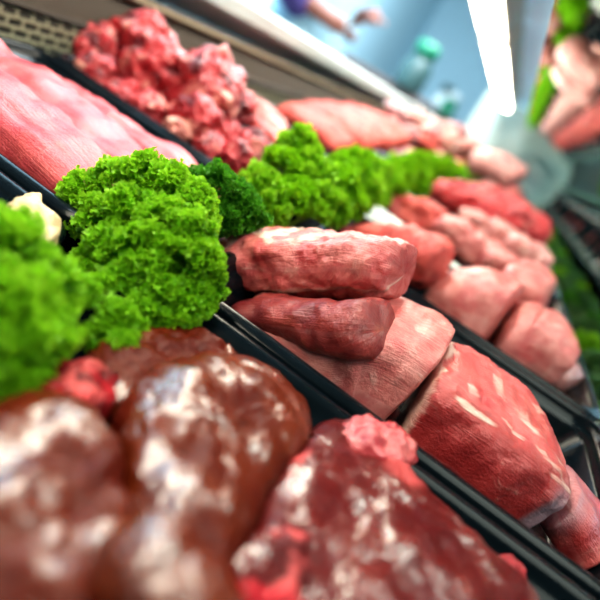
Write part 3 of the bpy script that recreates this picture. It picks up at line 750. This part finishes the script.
# offal and farther cuts
g = 'mottled offal in a back tray'
for k, (px, py, y, rp, mt, lab) in enumerate([(398, 118, 1.36, 14, M_offal, 'brown offal piece at the left of its tray'), (415, 124, 1.38, 15, M_backpale, 'whitish offal piece in the middle of its tray'), (432, 132, 1.38, 15, M_offal, 'purple brown offal piece right of the whitish one'),
                                             (448, 142, 1.36, 13, M_backpale, 'pale offal piece at the right of its tray'), (425, 143, 1.30, 12, M_backsteak, 'red offal piece at the front of its tray'), (408, 136, 1.28, 12, M_offal, 'dark offal piece at the front of its tray')]):
    bl(px, py, y, rp, lab, 90+k, (1.3, 1, .8), .25, 'offal', 'offal_piece', mt, g, 4)
g = 'pale cuts at the far end of the back row'
for k, (px, py, y, rp, lab) in enumerate([(452, 132, 1.62, 12, 'mottled pale cut at the left of the last back tray'), (468, 150, 1.60, 13, 'pale pink cut in the middle of the last back tray'), (455, 148, 1.56, 11, 'pinkish cut at the front of the last back tray')]):
    bl(px, py, y, rp, lab, 100+k, (1.4, 1, .8), .2, 'meat cut', 'meat_cut', M_backpale if k else M_offal, g, 4)

# ------------------------------------------------------------------ front row behind the roasts
g = 'pink chunks in the tray behind the roasts'
# red folded piece at the left of the tray
o = loft('meat_chunk', [(aty(330, 243, .60), .028, .016, 2.4), (aty(365, 246, .595), .036, .024, 2.5), (aty(400, 252, .58), .038, .030, 2.6), (aty(428, 262, .57), .034, .032, 2.6), (aty(442, 270, .565), .028, .026, 2.4)], M_steak,
         ends=(.15, .15), seed=21, amp=(.007, .0015), freq=(26, 90), mask=lambda t, th, w: (.5*sstep(.2, .7, fbm(w*30, 3)), .4*sstep(.1, .5, -fbm(w*40, 3)), 0, 1), zmin=ZL,
         shape=lambda t, th: 1-.14*math.exp(-((t-.62)/.04)**2)*max(0, math.sin(th)))
tag(o, 'red folded chunk behind the top roast, beside the parsley', 'meat chunk', g)
o = loft('meat_chunk', [(aty(425, 295, .60), .045, .022, 2.8), (aty(452, 300, .60), .052, .034, 3), (aty(482, 306, .60), .054, .040, 3.2), (aty(506, 318, .595), .050, .040, 3.0)], M_round,
         ends=(.12, .07), seed=22, amp=(.005, .001), mask=lambda t, th, w: (.35*sstep(.2, .7, fbm(w*20, 3)), .3*sstep(.9, 1, t), 0, 1), zmin=ZL)
tag(o, 'big pale pink chunk with a cut right face behind the black rim', 'meat chunk', g)
o = loft('meat_chunk', [(aty(500, 330, .585), .05, .034, 2.8), (aty(520, 340, .585), .054, .040, 3), (aty(540, 352, .58), .052, .038, 3), (aty(556, 366, .58), .044, .032, 2.8)], M_round,
         ends=(.1, .12), seed=23, amp=(.006, .001), mask=lambda t, th, w: (.35*sstep(.2, .7, fbm(w*20, 3)), .3*sstep(.6, .5, t)*sstep(.3, .5, t), 0, 1), zmin=ZL,
         shape=lambda t, th: 1-.12*math.exp(-((t-.4)/.06)**2)*max(0, math.sin(th)))
tag(o, 'pink chunk with a fold, right of the big pale one', 'meat chunk', g)
o = loft('meat_chunk', [(aty(548, 366, .60), .035, .02, 2.5), (aty(562, 378, .60), .036, .02, 2.5), (aty(572, 388, .595), .028, .014, 2.4)], M_pale, ends=(.2, .25), seed=24, nu=36, nv=40, zmin=ZL)
tag(o, 'small pale piece at the right end of the pink chunk tray', 'meat chunk', g)
o = loft('meat_chunk', [(aty(498, 278, .69), .030, .022, 2.5), (aty(522, 290, .69), .034, .028, 2.5), (aty(548, 300, .685), .028, .024, 2.4)], M_round, ends=(.15, .18), seed=25, zmin=ZL, nu=44, nv=44)
tag(o, 'pink chunk at the back of its tray near the glass', 'meat chunk', g)

g = 'pale pink strips in the front row'
for k, (a, b, y, w_, mt, lab) in enumerate([((388, 208), (438, 228), .86, .036, M_steak, 'reddish strip at the parsley end of its tray'), ((432, 232), (505, 270), .82, .036, M_round, 'pale pink strip along the front rim of its tray'),
                                            ((480, 262), (545, 296), .80, .032, M_round, 'pale strip ending near the glass at the front of its tray'), ((455, 222), (512, 250), .93, .032, M_pale, 'pale marbled strip at the back of its tray'),
                                            ((500, 248), (540, 272), .91, .030, M_pale, 'pale marbled strip near the glass at the back of its tray')]):
    p, q = aty(a[0], a[1], y), aty(b[0], b[1], y)
    strip('meat_strip', [p, p.lerp(q, .33)+Vector((0, 0, .006)), p.lerp(q, .7)+Vector((0, 0, .006)), q], mt, lab, 'meat strip', g, 110+k, w_, .028, n=3, nu=60, nv=52, zmin=ZL, amp=(.012, .0025), ends=(.14, .14), shape=lambda t, th: 1-.12*math.exp(-((t-.45)/.05)**2)*max(0, math.sin(th)))
# minced meat mound
p0, p1 = aty(432, 190, 1.12), aty(545, 245, 1.10)
o = loft('minced_meat', [(p0, .06, .02, 2.2), (p0.lerp(p1, .3)+Vector((0, 0, .012)), .09, .038, 2.2), (p0.lerp(p1, .65)+Vector((0, 0, .010)), .095, .045, 2.3), (p1, .075, .038, 2.3)], M_mince,
         ends=(.2, .12), seed=27, nu=110, nv=90, amp=(.011, .006), freq=(24, 70), zmin=ZL, mask=lambda t, th, w: (.45*sstep(.2, .6, fbm(w*30, 3)), .5*sstep(.1, .5, -fbm(w*26, 3)), 0, 1))
tag(o, 'mound of bright red minced meat in the front row', 'minced meat', kind='stuff')
for k, (y, lab) in enumerate([(.735, 'white sheet imitating a tray rim reflection between the parsley and the folded red chunk'), (.985, 'white sheet imitating a tray rim reflection beside the parsley, one tray farther back'), (1.49, 'white sheet imitating a tray rim reflection past the minced meat')]):
    V = []; Fc = []; nx, ny = 14, 8  # pale sheets added in place of the light's reflection on the tray rims
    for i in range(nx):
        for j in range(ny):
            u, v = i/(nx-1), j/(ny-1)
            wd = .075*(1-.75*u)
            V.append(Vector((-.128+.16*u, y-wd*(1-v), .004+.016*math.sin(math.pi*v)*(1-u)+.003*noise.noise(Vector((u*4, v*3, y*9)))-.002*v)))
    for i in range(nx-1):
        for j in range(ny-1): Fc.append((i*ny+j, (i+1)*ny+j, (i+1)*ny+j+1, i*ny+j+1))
    o = mesh_obj('painted_gleam', V, Fc, M_gleam); tag(o, lab, 'painted gleam', 'sheets imitating rim reflections in the front row')
g = 'pale pink cuts beyond the minced meat'
for k, (a, b, y, lab) in enumerate([((468, 160), (512, 184), 1.42, 'pale pink cut nearest the minced meat'), ((480, 158), (522, 180), 1.55, 'pale pink cut farthest from the camera in the front row')]):
    p, q = aty(a[0], a[1], y), aty(b[0], b[1], y)
    strip('meat_cut', [p, p.lerp(q, .5)+Vector((0, 0, .01)), q], M_pale, lab, 'meat cut', g, 120+k, .05, .03, nu=36, nv=36, zmin=ZL)

# ------------------------------------------------------------------ behind the counter
# worker in a pale blue smock, hands together over the counter
def skinned(name, nodes, edges, mat, root=0, sub=2, parent=None):
    me = bpy.data.meshes.new(name); me.from_pydata([n[0] for n in nodes], edges, [])
    o = bpy.data.objects.new(name, me); C.objects.link(o)
    m = o.modifiers.new('skin', 'SKIN'); m.use_smooth_shade = True
    for i, n in enumerate(nodes):
        v = me.skin_vertices[0].data[i]; r = n[1]; v.radius = (r if isinstance(r, tuple) else (r, r)); v.use_root = (i == root)
    s = o.modifiers.new('sub', 'SUBSURF'); s.levels = s.render_levels = sub
    dg = bpy.context.evaluated_depsgraph_get(); me2 = bpy.data.meshes.new_from_object(o.evaluated_get(dg))
    o.modifiers.clear(); o.data = me2; me2.materials.clear(); me2.materials.append(mat)
    if parent is not None: o.parent = parent
    return o
hL, hR = atx(346, 30, -.90), atx(376, 17, -.90)
wx, wy = -1.14, (hL.y+hR.y)/2
def build_worker():
    r = empty('person', (wx, wy, -.75))
    tag(r, 'person in a pale blue smock and purple shirt with hands together behind the ledge', 'person')
    L = lambda x, y, z: (x, y, z+0.0)
    hl = Vector((hL.x-wx, hL.y-wy-.02, hL.z+.75)); hr = Vector((hR.x-wx, hR.y-wy+.02, hR.z+.75))
    N = [(L(0, 0, .88), (.15, .11)), (L(0, 0, 1.05), (.145, .10)), (L(.01, 0, 1.22), (.16, .11)), (L(.01, 0, 1.36), (.15, .10)), (L(.01, 0, 1.44), (.06, .06)), (L(.03, 0, 1.50), (.055, .055)),
         (L(.045, 0, 1.57), (.075, .075)), (L(.045, 0, 1.66), (.08, .085)), (L(.035, 0, 1.73), (.05, .05)),
         (L(.01, -.19, 1.37), .055), (L(.03, -.28, 1.03), .044), (tuple(hl+Vector((-.06, -.05, 0))), .034), (tuple(hl), (.042, .026)),
         (L(.01, .19, 1.37), .055), (L(.03, .28, 1.05), .044), (tuple(hr+Vector((-.06, .05, 0))), .034), (tuple(hr), (.042, .026)),
         (L(0, -.09, .80), .09), (L(.01, -.10, .46), .06), (L(0, -.10, .08), .04), (L(.14, -.11, .03), .035),
         (L(0, .09, .80), .09), (L(.01, .10, .46), .06), (L(0, .10, .08), .04), (L(.14, .11, .03), .035)]
    E = [(0, 1), (1, 2), (2, 3), (3, 4), (4, 5), (5, 6), (6, 7), (7, 8), (3, 9), (9, 10), (10, 11), (11, 12), (3, 13), (13, 14), (14, 15), (15, 16), (0, 17), (17, 18), (18, 19), (19, 20), (0, 21), (21, 22), (22, 23), (23, 24)]
    body = skinned('body', N, E, M_skin, parent=r)
    for h, s in ((hl, 1), (hr, -1)):
        for k in range(4):
            b0 = h+Vector((-.02+.016*k, s*.015, .004)); l = (.05, .06, .057, .045)[k]
            skinned('finger', [(tuple(b0), .009), (tuple(b0+Vector((.002, s*l*.55, -.006))), .008), (tuple(b0+Vector((.003, s*l*.85, -.022))), .007), (tuple(b0+Vector((.002, s*l*.9, -.036))), .006)], [(0, 1), (1, 2), (2, 3)], M_skin, parent=r, sub=1)
        b0 = h+Vector((.03, -s*.01, .0)); skinned('thumb', [(tuple(b0), .01), (tuple(b0+Vector((.02, s*.02, -.004))), .009), (tuple(b0+Vector((.022, s*.045, -.012))), .008)], [(0, 1), (1, 2)], M_skin, parent=r, sub=1)
    # smock over the trunk, skirt to the knee
    V = []; Fc = []; nv = 40
    rings = [(.50, .20, .27), (.70, .185, .25), (.90, .175, .235), (1.05, .16, .215), (1.22, .165, .225), (1.34, .15, .22), (1.40, .10, .15), (1.435, .075, .085)]
    for z, a, b in rings:
        for j in range(nv):
            t = 2*math.pi*j/nv; w = 1+.02*math.sin(9*t+z*5)*(z < 1.1); V.append((.008+a*math.cos(t)*w, b*math.sin(t)*w, z))
    for i in range(len(rings)-1):
        for j in range(nv): Fc.append((i*nv+j, i*nv+(j+1) % nv, (i+1)*nv+(j+1) % nv, (i+1)*nv+j))
    mesh_obj('smock', V, Fc, M_coat, r)
    for s, el, wr in ((-1, (.03, -.28, 1.03), hl+Vector((-.06, -.05, 0))), (1, (.03, .28, 1.05), hr+Vector((-.06, .05, 0)))):
        e = Vector(el); mid = e.lerp(Vector(wr), .35)
        tube('sleeve', [(.01, s*.16, 1.37), (.02, s*.225, 1.27), el, tuple(mid)], lambda t: .085-.03*t, M_purple if s < 0 else M_coat, r, nv=20, n=14)
    for s in (-1, 1):
        tube('trouser_leg', [(0, s*.09, .86), (.01, s*.10, .46), (0, s*.10, .06)], lambda t: .11-.03*t, M_hair, r, nv=20, n=10)
    hair = blob('hair', (.025, 0, 1.675), (.098, .093, .085), M_hair, seed=3, sub=4, amp=(.03, .01), parent=r)
    for s in (-1, 1):
        blob('eye', (.122, s*.032, 1.625), (.012, .013, .009), plain('eye', (.6, .6, .58), .2), sub=3, amp=(0, 0), parent=body)
        blob('ear', (.045, s*.088, 1.61), (.018, .010, .03), M_skin, sub=3, amp=(.05, .0), parent=body)
    blob('nose', (.135, 0, 1.595), (.02, .014, .024), M_skin, sub=3, amp=(.05, 0), parent=body)
    blob('mouth', (.122, 0, 1.55), (.01, .026, .008), plain('lips', (.3, .08, .07), .4), sub=3, amp=(.05, 0), parent=body)
    return r
build_worker()

# work table with green topped bottles
def put(px, py, x): return atx(px, py, x)
tb = put(445, 96, -1.5)
t = empty('work_table', (-1.55, 9.0, -.75)); tag(t, 'dark brown work table behind the far end of the counter', 'table')
reparent(box('tabletop', (-2.1, 5.6, .17), (-1.05, 11.6, .25), M_darkwood, bevel=.01), t)
for x in (-2.05, -1.15):
    for y in (5.7, 11.5): reparent(box('leg', (x, y-.05, -.75), (x+.08, y+.03, .17), M_darkwood), t)
def jug(px, py, x, rp, matb, matc, lab, z0=.25):
    c = put(px, py, x); d = (c-CAM).dot(Fw); r = rp*d/F
    b = lathe('container', [(r*.9, 0), (r, .04), (r, r*1.5), (r*.75, r*2.0), (r*.5, r*2.2)], (c.x, c.y, z0), matb); tag(b, lab, 'container', 'containers on the work table')
    lathe('lid', [(r*.6, r*2.2), (r*.8, r*2.25), (r*.82, r*2.9), (r*.6, r*3.1)], (0, 0, 0), matc, b)
jug(408, 84, -1.35, 15, M_tealdark, M_teal, 'dark teal container with bright green lid on the left of the table')
jug(452, 84, -1.6, 9, M_white, M_tealdark, 'white container with dark lid beside the teal one')
jug(464, 82, -1.4, 8, M_teal, M_white, 'small teal container at the right end of the table')

# ------------------------------------------------------------------ light
w = bpy.data.worlds.new('shop'); sc.world = w; w.use_nodes = True
bg = w.node_tree.nodes['Background']; bg.inputs[0].default_value = (.50, .72, .80, 1); bg.inputs[1].default_value = .35
sc.view_settings.view_transform = 'Standard'
sc.view_settings.look = 'Medium High Contrast'
sc.view_settings.exposure = 0.08
def area(name, loc, rot, sx, sy, e, c):
    l = bpy.data.lights.new(name, 'AREA'); l.shape = 'RECTANGLE'; l.size = sx; l.size_y = sy; l.energy = e; l.color = c
    o = bpy.data.objects.new(name, l); C.objects.link(o); o.location = loc; o.rotation_euler = rot; return o
area('wall_fill', (-1.2, 4, 2.5), (0, R(32), 0), 1.5, 6, 750, (.85, .95, 1))  # unseen fill lamp added to lighten the blue back wall

area('front_fill', (.9, 1.0, 2.3), (0, R(18), R(0)), 1.2, 4, 130, (1, .95, .86))  # unseen fill lamp added to brighten the front row of meat
